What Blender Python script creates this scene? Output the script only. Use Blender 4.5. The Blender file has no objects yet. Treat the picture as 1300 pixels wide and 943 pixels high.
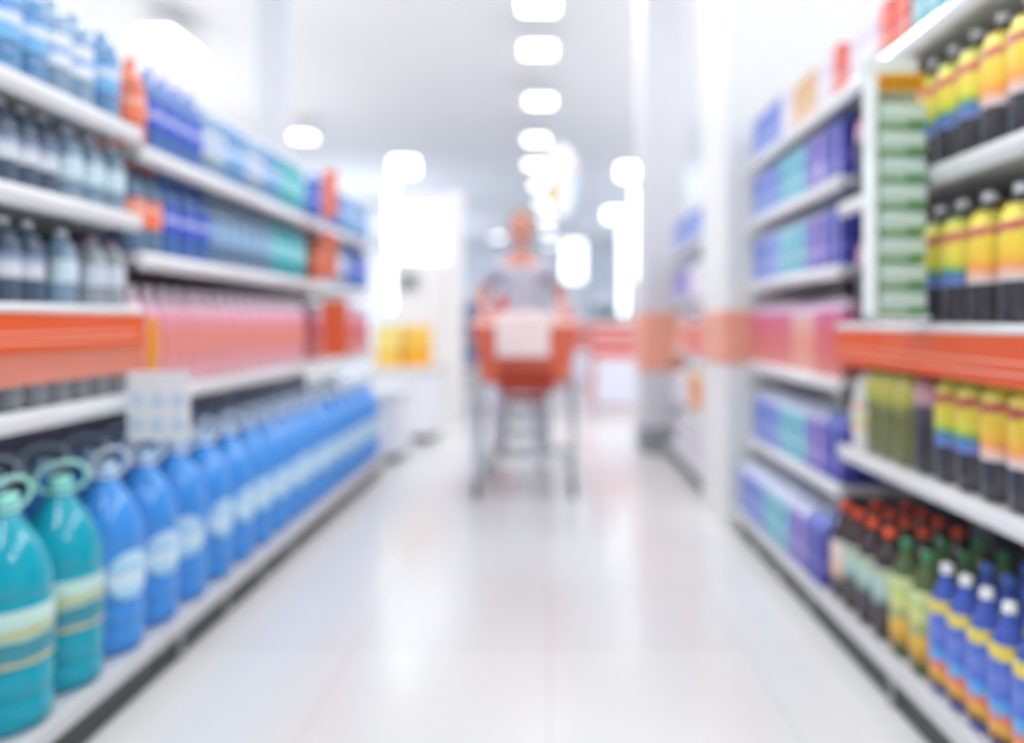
import bpy, bmesh, math, random
from mathutils import Vector, Matrix
random.seed(7)
sc = bpy.context.scene
COL = sc.collection
PI = math.pi
F = 1000.0; VX = 697.0; VY = 407.0; H = 1.0      # image scale, vanishing point, eye height

def px(X, Y): return VX + F * X / Y
def py(z, Y): return VY - F * (z - H) / Y

# ---------------------------------------------------------------- materials
def lin(c):
    r = []
    for v in c[:3]:
        v = v / 255.0
        r.append(v / 12.92 if v <= 0.04045 else ((v + 0.055) / 1.055) ** 2.4)
    return (r[0], r[1], r[2], 1.0)

_M = {}
def mat(name, c, rough=0.4, metal=0.0, trans=0.0, alpha=1.0, emit=0.0, coat=0.0, ior=1.45, var=0.03):
    if name in _M: return _M[name]
    m = bpy.data.materials.new(name); m.use_nodes = True
    nt = m.node_tree; b = nt.nodes['Principled BSDF']
    b.inputs['Base Color'].default_value = lin(c)
    b.inputs['Roughness'].default_value = rough
    b.inputs['Metallic'].default_value = metal
    b.inputs['Transmission Weight'].default_value = trans
    b.inputs['Alpha'].default_value = alpha
    b.inputs['IOR'].default_value = ior
    b.inputs['Coat Weight'].default_value = coat
    b.inputs['Coat Roughness'].default_value = 0.05
    if emit:
        b.inputs['Emission Color'].default_value = lin(c)
        b.inputs['Emission Strength'].default_value = emit
    elif var:
        tc = nt.nodes.new('ShaderNodeTexCoord'); n = nt.nodes.new('ShaderNodeTexNoise')
        n.inputs['Scale'].default_value = 9.0
        mp = nt.nodes.new('ShaderNodeMapRange')
        mp.inputs['To Min'].default_value = 1 - var; mp.inputs['To Max'].default_value = 1 + var
        hs = nt.nodes.new('ShaderNodeHueSaturation'); hs.inputs['Color'].default_value = lin(c)
        nt.links.new(tc.outputs['Object'], n.inputs['Vector'])
        nt.links.new(n.outputs['Fac'], mp.inputs['Value'])
        nt.links.new(mp.outputs['Result'], hs.inputs['Value'])
        nt.links.new(hs.outputs['Color'], b.inputs['Base Color'])
    _M[name] = m
    return m

def bands(name, z0, z1, stops, rough=0.35, wob=0.012, coat=0.3, interp='LINEAR', nscale=22.0):
    """Printed label: colours by height on the object, its edges made wavy by noise."""
    if name in _M: return _M[name]
    m = bpy.data.materials.new(name); m.use_nodes = True
    nt = m.node_tree; b = nt.nodes['Principled BSDF']
    b.inputs['Roughness'].default_value = rough; b.inputs['Coat Weight'].default_value = coat
    b.inputs['Coat Roughness'].default_value = 0.08
    tc = nt.nodes.new('ShaderNodeTexCoord'); sp = nt.nodes.new('ShaderNodeSeparateXYZ')
    nt.links.new(tc.outputs['Object'], sp.inputs[0])
    n = nt.nodes.new('ShaderNodeTexNoise'); n.inputs['Scale'].default_value = nscale
    nt.links.new(tc.outputs['Object'], n.inputs['Vector'])
    a = nt.nodes.new('ShaderNodeMath'); a.operation = 'MULTIPLY_ADD'
    nt.links.new(n.outputs['Fac'], a.inputs[0]); a.inputs[1].default_value = wob * 2
    nt.links.new(sp.outputs['Z'], a.inputs[2])
    mr = nt.nodes.new('ShaderNodeMapRange')
    mr.inputs['From Min'].default_value = z0 + wob; mr.inputs['From Max'].default_value = z1 + wob
    nt.links.new(a.outputs[0], mr.inputs['Value'])
    r = nt.nodes.new('ShaderNodeValToRGB'); r.color_ramp.interpolation = interp
    el = r.color_ramp.elements
    while len(el) > 1: el.remove(el[-1])
    el[0].position = stops[0][0]; el[0].color = lin(stops[0][1])
    for p, c in stops[1:]:
        e = el.new(p); e.color = lin(c)
    nt.links.new(mr.outputs['Result'], r.inputs['Fac'])
    nt.links.new(r.outputs['Color'], b.inputs['Base Color'])
    _M[name] = m
    return m

# ---------------------------------------------------------------- mesh helpers
def me_new(name, bm, m, smooth=False):
    bmesh.ops.recalc_face_normals(bm, faces=bm.faces)
    me = bpy.data.meshes.new(name); bm.to_mesh(me); bm.free()
    if m: me.materials.append(m)
    if smooth:
        for p in me.polygons: p.use_smooth = True
        try: me.set_sharp_from_angle(angle=math.radians(40))
        except Exception: pass
    return me

def obj(name, bm, m, parent=None, smooth=False):
    me = me_new(name, bm, m, smooth) if isinstance(bm, bmesh.types.BMesh) else bm
    o = bpy.data.objects.new(name, me); COL.objects.link(o)
    if parent is not None: o.parent = parent
    return o

def bx(bm, x0, x1, y0, y1, z0, z1, bev=0.0):
    r = bmesh.ops.create_cube(bm, size=1.0)
    M = Matrix.Translation(((x0+x1)/2, (y0+y1)/2, (z0+z1)/2)) @ Matrix.Diagonal((abs(x1-x0), abs(y1-y0), abs(z1-z0), 1))
    bmesh.ops.transform(bm, matrix=M, verts=r['verts'])
    if bev:
        es = list({e for v in r['verts'] for e in v.link_edges})
        bmesh.ops.bevel(bm, geom=es, offset=bev, segments=2, affect='EDGES', profile=0.5)

def box(x0, x1, y0, y1, z0, z1, bev=0.0):
    bm = bmesh.new(); bx(bm, x0, x1, y0, y1, z0, z1, bev); return bm

def lathe(bm, prof, seg=20, c=(0, 0), closed=False):
    rings = []
    for r, z in prof:
        if r < 1e-6: rings.append([bm.verts.new((c[0], c[1], z))])
        else: rings.append([bm.verts.new((c[0]+r*math.cos(2*PI*k/seg), c[1]+r*math.sin(2*PI*k/seg), z)) for k in range(seg)])
    prs = list(zip(rings, rings[1:]))
    if closed: prs.append((rings[-1], rings[0]))
    for a, b in prs:
        for k in range(seg):
            k2 = (k+1) % seg
            if len(a) == 1 and len(b) == 1: continue
            if len(a) == 1: bm.faces.new((a[0], b[k], b[k2]))
            elif len(b) == 1: bm.faces.new((a[k], b[0], a[k2]))
            else: bm.faces.new((a[k], b[k], b[k2], a[k2]))
    return bm

def tube(bm, pts, r, seg=10, closed=False):
    pts = [Vector(p) for p in pts]; n = len(pts); rings = []
    up = None
    for i, p in enumerate(pts):
        if closed: d = (pts[(i+1) % n] - pts[i-1]).normalized()
        else: d = (pts[min(i+1, n-1)] - pts[max(i-1, 0)]).normalized()
        if up is None:
            up = Vector((0, 0, 1)) if abs(d.z) < .9 else Vector((1, 0, 0))
        u = d.cross(up).normalized(); v = u.cross(d).normalized(); up = v
        rings.append([bm.verts.new(p + r*(math.cos(2*PI*k/seg)*u + math.sin(2*PI*k/seg)*v)) for k in range(seg)])
    prs = list(zip(rings, rings[1:])) + ([(rings[-1], rings[0])] if closed else [])
    for a, b in prs:
        for k in range(seg): bm.faces.new((a[k], a[(k+1) % seg], b[(k+1) % seg], b[k]))
    if not closed:
        bm.faces.new(rings[0]); bm.faces.new(rings[-1])
    return bm

def empty(name, loc=(0, 0, 0), rz=0.0):
    o = bpy.data.objects.new(name, None); COL.objects.link(o)
    o.empty_display_size = 0.05; o.location = loc; o.rotation_euler = (0, 0, rz)
    return o

def tag(o, label=None, cat=None, group=None, kind=None):
    if label: o['label'] = label
    if cat: o['category'] = cat
    if group: o['group'] = group
    if kind: o['kind'] = kind
    return o

def copy_tree(o, parent=None):
    c = o.copy(); COL.objects.link(c)
    if parent is not None: c.parent = parent
    for ch in list(o.children): copy_tree(ch, c)
    return c

def drop_tree(o):
    for ch in list(o.children): drop_tree(ch)
    bpy.data.objects.remove(o)

ONES = ['', 'first', 'second', 'third', 'fourth', 'fifth', 'sixth', 'seventh', 'eighth', 'ninth', 'tenth', 'eleventh', 'twelfth',
        'thirteenth', 'fourteenth', 'fifteenth', 'sixteenth', 'seventeenth', 'eighteenth', 'nineteenth']
CARD = {2: 'twenty', 3: 'thirty', 4: 'forty', 5: 'fifty', 6: 'sixty'}
ORDT = {2: 'twentieth', 3: 'thirtieth', 4: 'fortieth', 5: 'fiftieth', 6: 'sixtieth'}
def ordinal(n):
    if n < 20: return ONES[n]
    t, u = divmod(n, 10)
    return ORDT[t] if u == 0 else CARD[t] + '-' + ONES[u]

# ---------------------------------------------------------------- the room
white_wall = mat('wall_paint', (238, 238, 240), 0.6)
ceil_m = mat('ceiling_paint', (240, 241, 245), 0.7)
pillar_m = mat('pillar_paint', (236, 238, 238), 0.35)
grey_m = mat('grey_panel_paint', (212, 214, 222), 0.5)

def floor_material():
    m = bpy.data.materials.new('glossy_floor_tile'); m.use_nodes = True
    nt = m.node_tree; b = nt.nodes['Principled BSDF']
    tc = nt.nodes.new('ShaderNodeTexCoord')
    br = nt.nodes.new('ShaderNodeTexBrick')
    br.offset = 0.0; br.squash = 1.0
    br.inputs['Color1'].default_value = lin((219, 220, 221)); br.inputs['Color2'].default_value = lin((214, 215, 217))
    br.inputs['Mortar'].default_value = lin((205, 205, 208))
    br.inputs['Scale'].default_value = 1.0; br.inputs['Mortar Size'].default_value = 0.004
    br.inputs['Brick Width'].default_value = 0.6; br.inputs['Row Height'].default_value = 0.6
    nt.links.new(tc.outputs['Object'], br.inputs['Vector'])
    nt.links.new(br.outputs['Color'], b.inputs['Base Color'])
    n = nt.nodes.new('ShaderNodeTexNoise'); n.inputs['Scale'].default_value = 3
    nt.links.new(tc.outputs['Object'], n.inputs['Vector'])
    mr = nt.nodes.new('ShaderNodeMapRange'); mr.inputs['To Min'].default_value = .14; mr.inputs['To Max'].default_value = .24
    nt.links.new(n.outputs['Fac'], mr.inputs['Value']); nt.links.new(mr.outputs['Result'], b.inputs['Roughness'])
    b.inputs['Specular IOR Level'].default_value = 0.6
    return m

XL, XR, YN, YF, ZC = -9.0, 9.0, -4.0, 34.0, 4.3
tag(obj('floor', box(XL, XR, YN, YF, -0.1, 0.0), floor_material()), kind='structure')
tag(obj('ceiling', box(XL, XR, YN, YF, ZC, ZC+.1), ceil_m), kind='structure')
tag(obj('wall_left', box(XL-.1, XL, YN, YF, 0, ZC), mat('warm_wall_paint', (244, 242, 236), .6)), kind='structure')
tag(obj('wall_right', box(XR, XR+.1, YN, YF, 0, ZC), white_wall), kind='structure')
tag(obj('wall_far', box(XL, XR, YF, YF+.1, 0, ZC), mat('far_wall_paint', (236, 242, 252), .6)), kind='structure')

def pillar(x0, x1, y0, y1, m=pillar_m, kick=None):
    o = obj('pillar', box(x0, x1, y0, y1, 0, ZC-.001, .01), m); tag(o, kind='structure')
    if kick:
        b = bmesh.new(); bx(b, x0-.006, x1+.006, y0-.006, y1+.006, 0.002, kick)
        obj('skirting', b, mat('grey_skirting', (150, 152, 158), .5), o)
    return o
p1 = pillar(.845, 1.95, 3.78, 4.36)
obj('salmon_band', box(.839, 1.956, 3.774, 4.366, .79, 1.05, .004), mat('salmon_band_paint', (240, 170, 150), .45), p1)  # translucent red haze across the aisle, painted as a band round the pillar
p2 = pillar(.70, 1.02, 5.9, 6.35, grey_m, .2)
obj('salmon_band', box(.694, 1.026, 5.894, 6.356, .62, 1.06, .004), _M['salmon_band_paint'], p2)  # same red haze painted round the grey pillar
pillar(-2.24, -2.0, 6.0, 6.12, mat('cool_pillar_paint', (206, 210, 220), .5))
tag(obj('trim_1', box(-.985, -.85, 7.6, 7.8, 0, 2.24, .006), white_wall), kind='structure')

# ---------------------------------------------------------------- shelving
shelf_m = mat('shelf_enamel', (214, 217, 219), .35)
under_m = mat('shelf_back_enamel', (150, 156, 162), .45)
rail_m = mat('price_rail_plastic', (232, 235, 238), .14, coat=1.0)
deck_m = mat('deck_lip_enamel', (205, 207, 211), .3, coat=.3)
kick_m = mat('plinth_paint', (70, 74, 74), .5)

def rail_bm(xf, s, y0, y1, z):
    """Curved price rail along the shelf front; s = +1 when the aisle is towards +X."""
    b = bmesh.new(); pr = [(0, .005), (.012, .003), (.017, -.012), (.014, -.03), (.008, -.042), (0, -.045)]
    ra = [b.verts.new((xf + s*a, y0, z+c)) for a, c in pr]; rb = [b.verts.new((xf + s*a, y1, z+c)) for a, c in pr]
    n = len(pr)
    for i in range(n): b.faces.new((ra[i], ra[(i+1) % n], rb[(i+1) % n], rb[i]))
    b.faces.new(ra); b.faces.new(rb)
    return b

def unit(side, xf, xbase, xback, y0, y1, levels, top, label, backm=None, deck=.125):
    """side +1: the aisle lies towards +X of the unit."""
    s = side
    t = empty('shelving_unit', ((xf+xback)/2, (y0+y1)/2, 0)); tag(t, label, 'shelving', 'gondola shelving along the aisle')
    off = Vector(t.location)
    def part(name, b, m, parent=t, smooth=False):
        bmesh.ops.translate(b, vec=-off, verts=b.verts)
        return obj(name, b, m, parent, smooth)
    def rng(a, b): return (min(a, b), max(a, b))
    g = .004
    part('back_panel', box(*rng(xback, xback - s*.02), y0+g, y1-g, 0.02, top, .003), backm or under_m)
    for yy in (y0+g, y1-g-.03):
        part('upright', box(*rng(xback+s*.002, xback + s*.035), yy, yy+.03, 0.01, top+.01, .003), shelf_m)
    # plinth and deck
    part('plinth', box(*rng(xbase - s*.018, xback+s*.04), y0+g, y1-g, 0.001, deck-.0405), kick_m)
    d = part('shelf', box(*rng(xbase - s*.001, xback + s*.036), y0+g, y1-g, deck-.04, deck, .004), deck_m)
    b = box(*rng(xbase + s*.012, xbase), y0+g, y1-g, deck-.034, deck+.012, .005)
    part('price_rail', b, deck_m, d)
    for i in range(int((y1-y0)/.33)):
        yy = y0 + .12 + i*.33
        part('foot', box(*rng(xbase - s*.005, xbase - s*.0175), yy, yy+.02, 0.001, deck-.041), mat('foot_metal', (160, 162, 165), .4))
    for z in levels:
        sh = part('shelf', box(*rng(xf, xback + s*.036), y0+g, y1-g, z-.025, z, .003), shelf_m)
        part('price_rail', rail_bm(xf, s, y0+g, y1-g, z), rail_m, sh, True)
        for yy in (y0+g+.032, y1-g-.036):
            bb = bmesh.new()
            v = [bb.verts.new(p) for yv in (yy, yy+.004) for p in
                 ((xback+s*.036, yv, z-.028), (xf-s*.05, yv, z-.028), (xf-s*.05, yv, z-.04), (xback+s*.036, yv, z-.058))]
            for q in ((0,1,2,3), (4,5,6,7), (0,1,5,4), (1,2,6,5), (2,3,7,6), (3,0,4,7)): bb.faces.new([v[k] for k in q])
            part('bracket', bb, shelf_m, sh)
    return t

LX, LB, LK = -1.15, -1.08, -1.62
unit(1, LX, LB, LK, .9, 2.2, [.80, 1.035, 1.29, 1.53], 1.62,
     'white shelving bay with an orange strip, full of clear bottles, beside the teal jugs')
unit(1, LX, LB, LK, 2.2, 3.85, [.80, 1.19, 1.49], 1.58, 'white shelving bay with pink bottles at mid height, behind the yellow marker')
unit(1, LX, LB, LK, 3.85, 5.15, [.80, 1.19, 1.49], 1.58, 'end shelving bay of the blue water side, between orange markers and the bright window')
RX, RB, RK = .95, .88, 1.42
unit(-1, RX, RB, RK, 1.25, 2.55, [.60, .99, 1.375, 1.74], 1.80, 'shelving bay of iced tea bottles with an orange strip', mat('dark_back', (120, 124, 130), .5))
unit(-1, RX, RB, RK, 2.55, 3.72, [.46, .81, 1.18, 1.47, 1.74], 1.78, 'shelving bay of blue and pink cartons beside the white pillar', _M['dark_back'])
unit(-1, .90, .87, 1.40, 4.5, 5.8, [.45, .8, 1.15, 1.5], 1.9, 'shelving bay with orange goods between the white and grey pillars')

# ---------------------------------------------------------------- bottles
def sleeve(r, z0, z1, seg=20, t=.0012):
    b = bmesh.new(); lathe(b, [(r, z0), (r+t, z0+.001), (r+t, z1-.001), (r, z1)], seg, closed=True); return b
def cap_bm(r, z0, z1, seg=16):
    b = bmesh.new(); lathe(b, [(0, z0), (r*1.06, z0), (r*1.06, z0+(z1-z0)*.18), (r, z0+(z1-z0)*.25), (r, z1-.003), (r-.003, z1), (0, z1)], seg); return b

def water_prof(r, h):
    return [(0, .004), (r*.7, 0), (r*.95, .004), (r, .012), (r, h*.10), (r*.95, h*.13), (r, h*.16), (r, h*.22), (r*.95, h*.25), (r, h*.28), (r, h*.62),
            (r*.97, h*.68), (r*.86, h*.76), (r*.6, h*.85), (r*.36, h*.90), (r*.34, h*.93), (0, h*.93)]
def tea_prof(r, h):
    return [(0, .006), (r*.6, 0), (r*.92, .004), (r, .015), (r, h*.30), (r*.93, h*.36), (r*.92, h*.42), (r, h*.47), (r*1.0, h*.66),
            (r*.93, h*.74), (r*.7, h*.83), (r*.38, h*.90), (r*.33, h*.94), (0, h*.94)]
def cola_prof(r, h):
    return [(0, .01), (r*.55, 0), (r*.9, .006), (r, .02), (r, h*.28), (r*.95, h*.33), (r*.95, h*.52), (r, h*.57), (r*.98, h*.64), (r*.85, h*.73),
            (r*.6, h*.82), (r*.36, h*.89), (r*.32, h*.94), (0, h*.94)]

def bottle(name, prof, r, h, body, cap, label, lz=(.3, .6), lr=1.0, wide=.36):
    t = empty(name)
    b = bmesh.new(); lathe(b, prof(r, h), 20)
    obj('body', b, body, t, True)
    obj('cap', cap_bm(r*wide, h*.932, h, 16), cap, t, True)
    if label: obj('label', sleeve(r*lr+.0004, h*lz[0], h*lz[1]), label, t, True)
    return t

def jug(body, cap, labelm, kind):
    t = empty('water_jug')
    r, h = .092, .50
    b = bmesh.new()
    pr = [(0, .008), (r*.7, 0), (r*.95, .006), (r, .02), (r, .06), (r*.95, .07), (r, .08), (r, .12), (r*.95, .13), (r, .14), (r, .27),
          (r*.96, .28), (r, .29), (r*.97, .325), (r*.86, .36), (r*.62, .405), (r*.36, .44), (.024, .458), (.023, .472), (0, .472)]
    lathe(b, pr, 28)
    obj('body', b, body, t, True)
    obj('cap', cap_bm(.026, .474, .50, 18), cap, t, True)
    hb = bmesh.new()                       # strap handle standing over the shoulder, looped round the neck
    pts = [(.0, -.028, .463), (.006, -.045, .468), (.012, -.056, .485), (.014, -.054, .508), (.014, -.036, .526), (.014, 0, .533),
           (.014, .036, .526), (.014, .054, .508), (.012, .056, .485), (.006, .045, .468), (.0, .028, .463)]
    tube(hb, pts, .006, 8)
    hd = obj('handle', hb, mat('handle_' + kind, (170, 236, 224) if kind == 'teal' else (225, 240, 252), .25, coat=.4), t, True)
    rb = bmesh.new(); tube(rb, [(.027*math.cos(a), .027*math.sin(a), .462) for a in [2*PI*k/18 for k in range(18)]], .005, 8, True)
    obj('collar', rb, hd.data.materials[0], hd, True)
    # label
    if kind == 'teal':
        obj('label', sleeve(r+.0006, .145, .262, 28), labelm, t, True)
    else:
        lb = bmesh.new(); n = 28; m_ = 6; lay = []
        for R in (r + .0006, r + .0022):
            rings = []
            for q in range(m_ + 1):
                ri = q / m_
                if q == 0: rings.append([lb.verts.new((R, 0, .205))]); continue
                rings.append([])
                for k in range(n):
                    a = 2*PI*k/n; th = .72*ri*math.cos(a); zz = .205 + .063*ri*math.sin(a)
                    rings[-1].append(lb.verts.new((R*math.cos(th), R*math.sin(th), zz)))
            for q in range(m_):
                for k in range(n):
                    k2 = (k+1) % n
                    if q == 0: lb.faces.new((rings[0][0], rings[1][k], rings[1][k2]))
                    else: lb.faces.new((rings[q][k], rings[q+1][k], rings[q+1][k2], rings[q][k2]))
            lay.append(rings[-1])
        for k in range(n): lb.faces.new((lay[0][k], lay[1][k], lay[1][(k+1) % n], lay[0][(k+1) % n]))
        obj('label', lb, labelm, t, True)
    return t

W = (240, 243, 248)
cap_white = mat('cap_white', W, .12, coat=1.0)
def plast(name, c, tr=.35, rough=.12): return mat('plastic_' + name, c, rough, trans=tr, ior=1.36, coat=.5, var=0)
clear_b = plast('clear_blue', (178, 212, 240), .55)
sky_b = plast('sky_blue', (120, 180, 232), .45)
royal_b = plast('royal_blue', (88, 140, 220), .4)
navy_b = plast('smoky_navy', (96, 118, 145), .4)
slate_b = plast('slate_blue', (125, 160, 195), .4)
teal_b = plast('teal', (60, 190, 205), .35)
pale_b = plast('pale_clear', (214, 226, 236), .55)
orange_b = plast('orange', (240, 130, 95), .3)

def solid_label(name, c): return bands('label_' + name, 0, .3, [(0, c), (.47, c), (.5, tuple(min(255, int(v*.75+64)) for v in c)), (.62, c), (1, c)], wob=.01)
l_white = bands('label_white', 0, .27, [(0, (225, 236, 248)), (.38, (232, 240, 250)), (.45, (110, 165, 225)), (.5, (235, 242, 250)), (1, (235, 242, 250))])
l_sky = bands('label_sky', 0, .27, [(0, (120, 185, 235)), (.42, (120, 185, 235)), (.47, (240, 246, 252)), (.55, (90, 160, 230)), (1, (120, 190, 240))])
l_royal = bands('label_royal', 0, .27, [(0, (60, 100, 215)), (.4, (50, 88, 210)), (.45, (215, 222, 250)), (.5, (60, 95, 215)), (1, (50, 90, 205))])
l_orange = bands('label_orange', 0, .27, [(0, (245, 150, 115)), (.45, (248, 128, 88)), (.5, (250, 210, 195)), (.55, (240, 110, 80)), (1, (240, 120, 90))])
l_teal = bands('label_tealwhite', 0, .27, [(0, (60, 185, 200)), (.45, (150, 225, 230)), (1, (70, 195, 205))])
l_silver = bands('label_silver', 0, .19, [(0, (200, 210, 222)), (.45, (215, 222, 232)), (.55, (120, 140, 175)), (1, (210, 218, 228))])

P = {}
def V(key, *a, **k): P[key] = bottle(*a, **k)
WB = ('water_bottle', water_prof, .042, .26)
V('clear', *WB, clear_b, cap_white, l_white)
V('sky', *WB, sky_b, cap_white, l_sky)
V('royal', *WB, royal_b, mat('cap_blue', (90, 130, 225), .2, coat=.6), l_royal)
V('slate', *WB, slate_b, cap_white, mat('label_slate', (150, 185, 220), .3))
V('teal', *WB, teal_b, cap_white, l_teal)
V('orange', *WB, orange_b, mat('cap_red', (225, 95, 70), .25, coat=.5), l_orange)
V('orangelabel', *WB, slate_b, _M['cap_red'], l_orange)
V('navysmall', 'water_bottle', water_prof, .034, .19, navy_b, cap_white, l_silver)
V('clearsmall', 'water_bottle', water_prof, .036, .185, clear_b, cap_white, mat('label_paleblue', (205, 228, 240), .3))
V('palesmall', 'water_bottle', water_prof, .036, .18, pale_b, mat('cap_mauve', (190, 150, 170), .3), mat('label_mist', (205, 216, 230), .3))
pink_body = bands('pink_drink', 0, .30, [(0, (225, 190, 205)), (.18, (228, 160, 165)), (.45, (232, 150, 150)), (.7, (232, 150, 175)), (.86, (236, 208, 226)), (1, (250, 240, 246))], coat=.6, rough=.2)  # red haze at eye level painted into the pink and rose bodies
rose_body = bands('rose_drink', 0, .30, [(0, (220, 150, 150)), (.4, (222, 128, 122)), (.7, (218, 130, 150)), (.86, (230, 190, 215)), (1, (248, 238, 246))], coat=.6, rough=.2)
V('pink', 'pink_drink_bottle', water_prof, .042, .30, pink_body, mat('cap_lilac', (244, 230, 242), .2, coat=.5), mat('label_salmon', (232, 148, 140), .35))
V('rose', 'pink_drink_bottle', water_prof, .042, .29, rose_body, _M['cap_lilac'], mat('label_rose', (216, 120, 128), .35))

tea_dark = mat('dark_tea', (64, 62, 72), .12, coat=.7, var=0, trans=.1)
tea_olive = mat('green_tea', (125, 130, 78), .15, coat=.6, var=0, trans=.15)
lip = lambda n, hi: bands('tea_label_' + n, .31*.30, .31*.86, hi, wob=.016, nscale=30)
L1 = lip('yellowgreen', [(0, (130, 150, 215)), (.1, (90, 125, 200)), (.17, (80, 140, 160)), (.24, (150, 195, 80)), (.33, (228, 224, 80)), (.48, (242, 226, 90)), (.58, (238, 220, 84)),
                          (.63, (190, 70, 90)), (.70, (196, 80, 90)), (.75, (245, 232, 90)), (.9, (215, 228, 110)), (1, (120, 180, 80))])
L2 = lip('yelloworange', [(0, (225, 222, 232)), (.12, (245, 190, 160)), (.2, (246, 165, 75)), (.33, (250, 208, 76)), (.58, (245, 222, 80)),
                           (.63, (190, 80, 90)), (.70, (200, 90, 90)), (.75, (250, 235, 100)), (1, (250, 230, 90))])
yel_cap = mat('cap_mustard', (190, 160, 40), .3, coat=.4)
TB = ('iced_tea_bottle', tea_prof, .047, .30)
V('tea_green', *TB, tea_dark, cap_white, L1, lz=(.31, .80), lr=1.0)
V('tea_orange', *TB, tea_dark, cap_white, L2, lz=(.31, .80), lr=1.0)
V('tea_yellowcap', *TB, tea_dark, yel_cap, L1, lz=(.31, .80), lr=1.0)
V('tea_redcap', *TB, tea_dark, _M['cap_red'], L2, lz=(.31, .80), lr=1.0)
V('olive', *TB, tea_olive, mat('cap_green', (60, 140, 90), .3, coat=.5), bands('label_lime', .09, .25, [(0, (120, 128, 80)), (.4, (135, 140, 85)), (.55, (200, 205, 90)), (.8, (225, 215, 120)), (1, (190, 200, 100))]), lz=(.45, .78))
V('darktea', *TB, tea_dark, _M['cap_red'], bands('label_plum', .09, .25, [(0, (75, 72, 84)), (.5, (80, 76, 88)), (.62, (215, 175, 190)), (.85, (205, 150, 160)), (1, (180, 90, 90))]), lz=(.45, .78))
# the sleeve must clear the waisted body: widen labels
for k in ('tea_green', 'tea_orange', 'tea_yellowcap', 'tea_redcap', 'olive', 'darktea'):
    for ch in P[k].children:
        if ch.name.startswith('label'):
            b = bmesh.new(); r = .0475
            z0, z1 = (.30*.31, .30*.86) if k.startswith('tea') else (.30*.45, .30*.84)
            pr = [(r, z0), (r, .30*.40), (r*1.005, .30*.66), (r*.95, .30*.74), (r*.75, .30*.83), (r*.56, z1)]
            pr = [q for q in pr if z0 <= q[1] <= z1]
            inner = [(q[0]-.001, q[1]) for q in reversed(pr)]
            lathe(b, pr + inner, 20, closed=True)
            m = ch.data.materials[0]
            ch.data = me_new('label', b, m, True)
cap_or = mat('cap_orange', (250, 95, 50), .25, coat=.5)
CB = ('cola_bottle', cola_prof, .045, .30)
V('cola', *CB, mat('dark_cola', (60, 50, 52), .1, coat=.7, var=0), cap_or,
  bands('label_mint', .05, .2, [(0, (70, 62, 68)), (.3, (75, 70, 76)), (.5, (160, 195, 190)), (.75, (190, 215, 210)), (.9, (165, 185, 140)), (1, (210, 220, 215))]), lz=(.2, .66))
V('cola_white', *CB, _M['dark_cola'], cap_or,
  bands('label_face', .05, .2, [(0, (90, 70, 60)), (.3, (236, 200, 175)), (.6, (240, 215, 200)), (.8, (235, 225, 220)), (1, (200, 190, 190))]), lz=(.2, .62))
V('greensoda', 'soda_bottle', cola_prof, .042, .30, mat('green_soda', (88, 110, 70), .12, coat=.6, var=0, trans=.15), _M['cap_green'],
  bands('label_lemon', .03, .2, [(0, (120, 110, 60)), (.2, (225, 170, 60)), (.35, (235, 190, 80)), (.5, (150, 170, 120)), (.7, (225, 225, 140)), (.85, (185, 210, 130)), (1, (215, 225, 170))]), lz=(.1, .70))
SB = ('soda_bottle', cola_prof, .038, .30)
V('bluesoda', *SB, mat('blue_soda', (70, 100, 195), .12, coat=.6, var=0, trans=.1), cap_white,
  bands('label_bluefruit', .02, .26, [(0, (80, 50, 60)), (.12, (240, 190, 70)), (.2, (235, 110, 90)), (.3, (90, 180, 235)), (.4, (70, 110, 215)), (.55, (110, 135, 220)), (.68, (60, 100, 210)), (.74, (240, 220, 80)), (.82, (230, 215, 90)), (.88, (50, 95, 210)), (1, (70, 120, 220))], wob=.02, nscale=35), lz=(.07, .74))
V('bluesoda_bluecap', *SB, _M['blue_soda'], _M['cap_blue'], _M['label_bluefruit'], lz=(.07, .74))

def carton(key, body, cap, h=.22, w=.066):
    t = empty('drink_carton'); b = bmesh.new()
    bx(b, -w/2, w/2, -w/2, w/2, 0, h*.86, .004)
    obj('body', b, body, t)
    g = bmesh.new(); z0 = h*.861
    v = [g.verts.new(p) for p in ((-w/2, -w/2, z0), (w/2, -w/2, z0), (w/2, w/2, z0), (-w/2, w/2, z0), (-.003, -w/2, h*.96), (.003, -w/2, h*.96), (.003, w/2, h*.96), (-.003, w/2, h*.96),
                                  (-.003, -w/2, h), (.003, -w/2, h), (.003, w/2, h), (-.003, w/2, h))]
    for q in ((0,1,2,3), (0,1,5,4), (3,2,6,7), (1,2,6,5), (0,3,7,4), (4,5,9,8), (7,6,10,11), (5,6,10,9), (4,7,11,8), (8,9,10,11)): g.faces.new([v[k] for k in q])
    obj('gable_top', g, cap, t)
    c = bmesh.new(); lathe(c, [(0, 0), (.011, 0), (.011, .011), (.009, .013), (0, .013)], 14)
    o = obj('cap', c, cap_white, t, True); o.location = (w*.26 * (1 if True else 0), 0, h*.905); o.rotation_euler = (0, math.radians(38), 0)
    P[key] = t
def cb(n, a, b2, c): return bands('carton_' + n, 0, .2, [(0, a), (.22, b2), (.3, c), (.42, a), (.6, b2), (.8, a), (1, c)], wob=.02, nscale=18)
carton('c_blue', cb('blue', (85, 115, 205), (110, 140, 220), (175, 190, 240)), mat('carton_top_pale', (205, 214, 238), .4))
carton('c_teal', cb('teal', (110, 195, 215), (90, 180, 205), (175, 220, 230)), _M['carton_top_pale'])
carton('c_lilac', cb('lilac', (120, 105, 200), (145, 130, 215), (190, 180, 235)), _M['carton_top_pale'])
carton('c_deep', cb('deep', (60, 80, 180), (75, 70, 175), (120, 110, 205)), mat('carton_top_blue', (110, 130, 210), .4))
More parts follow.
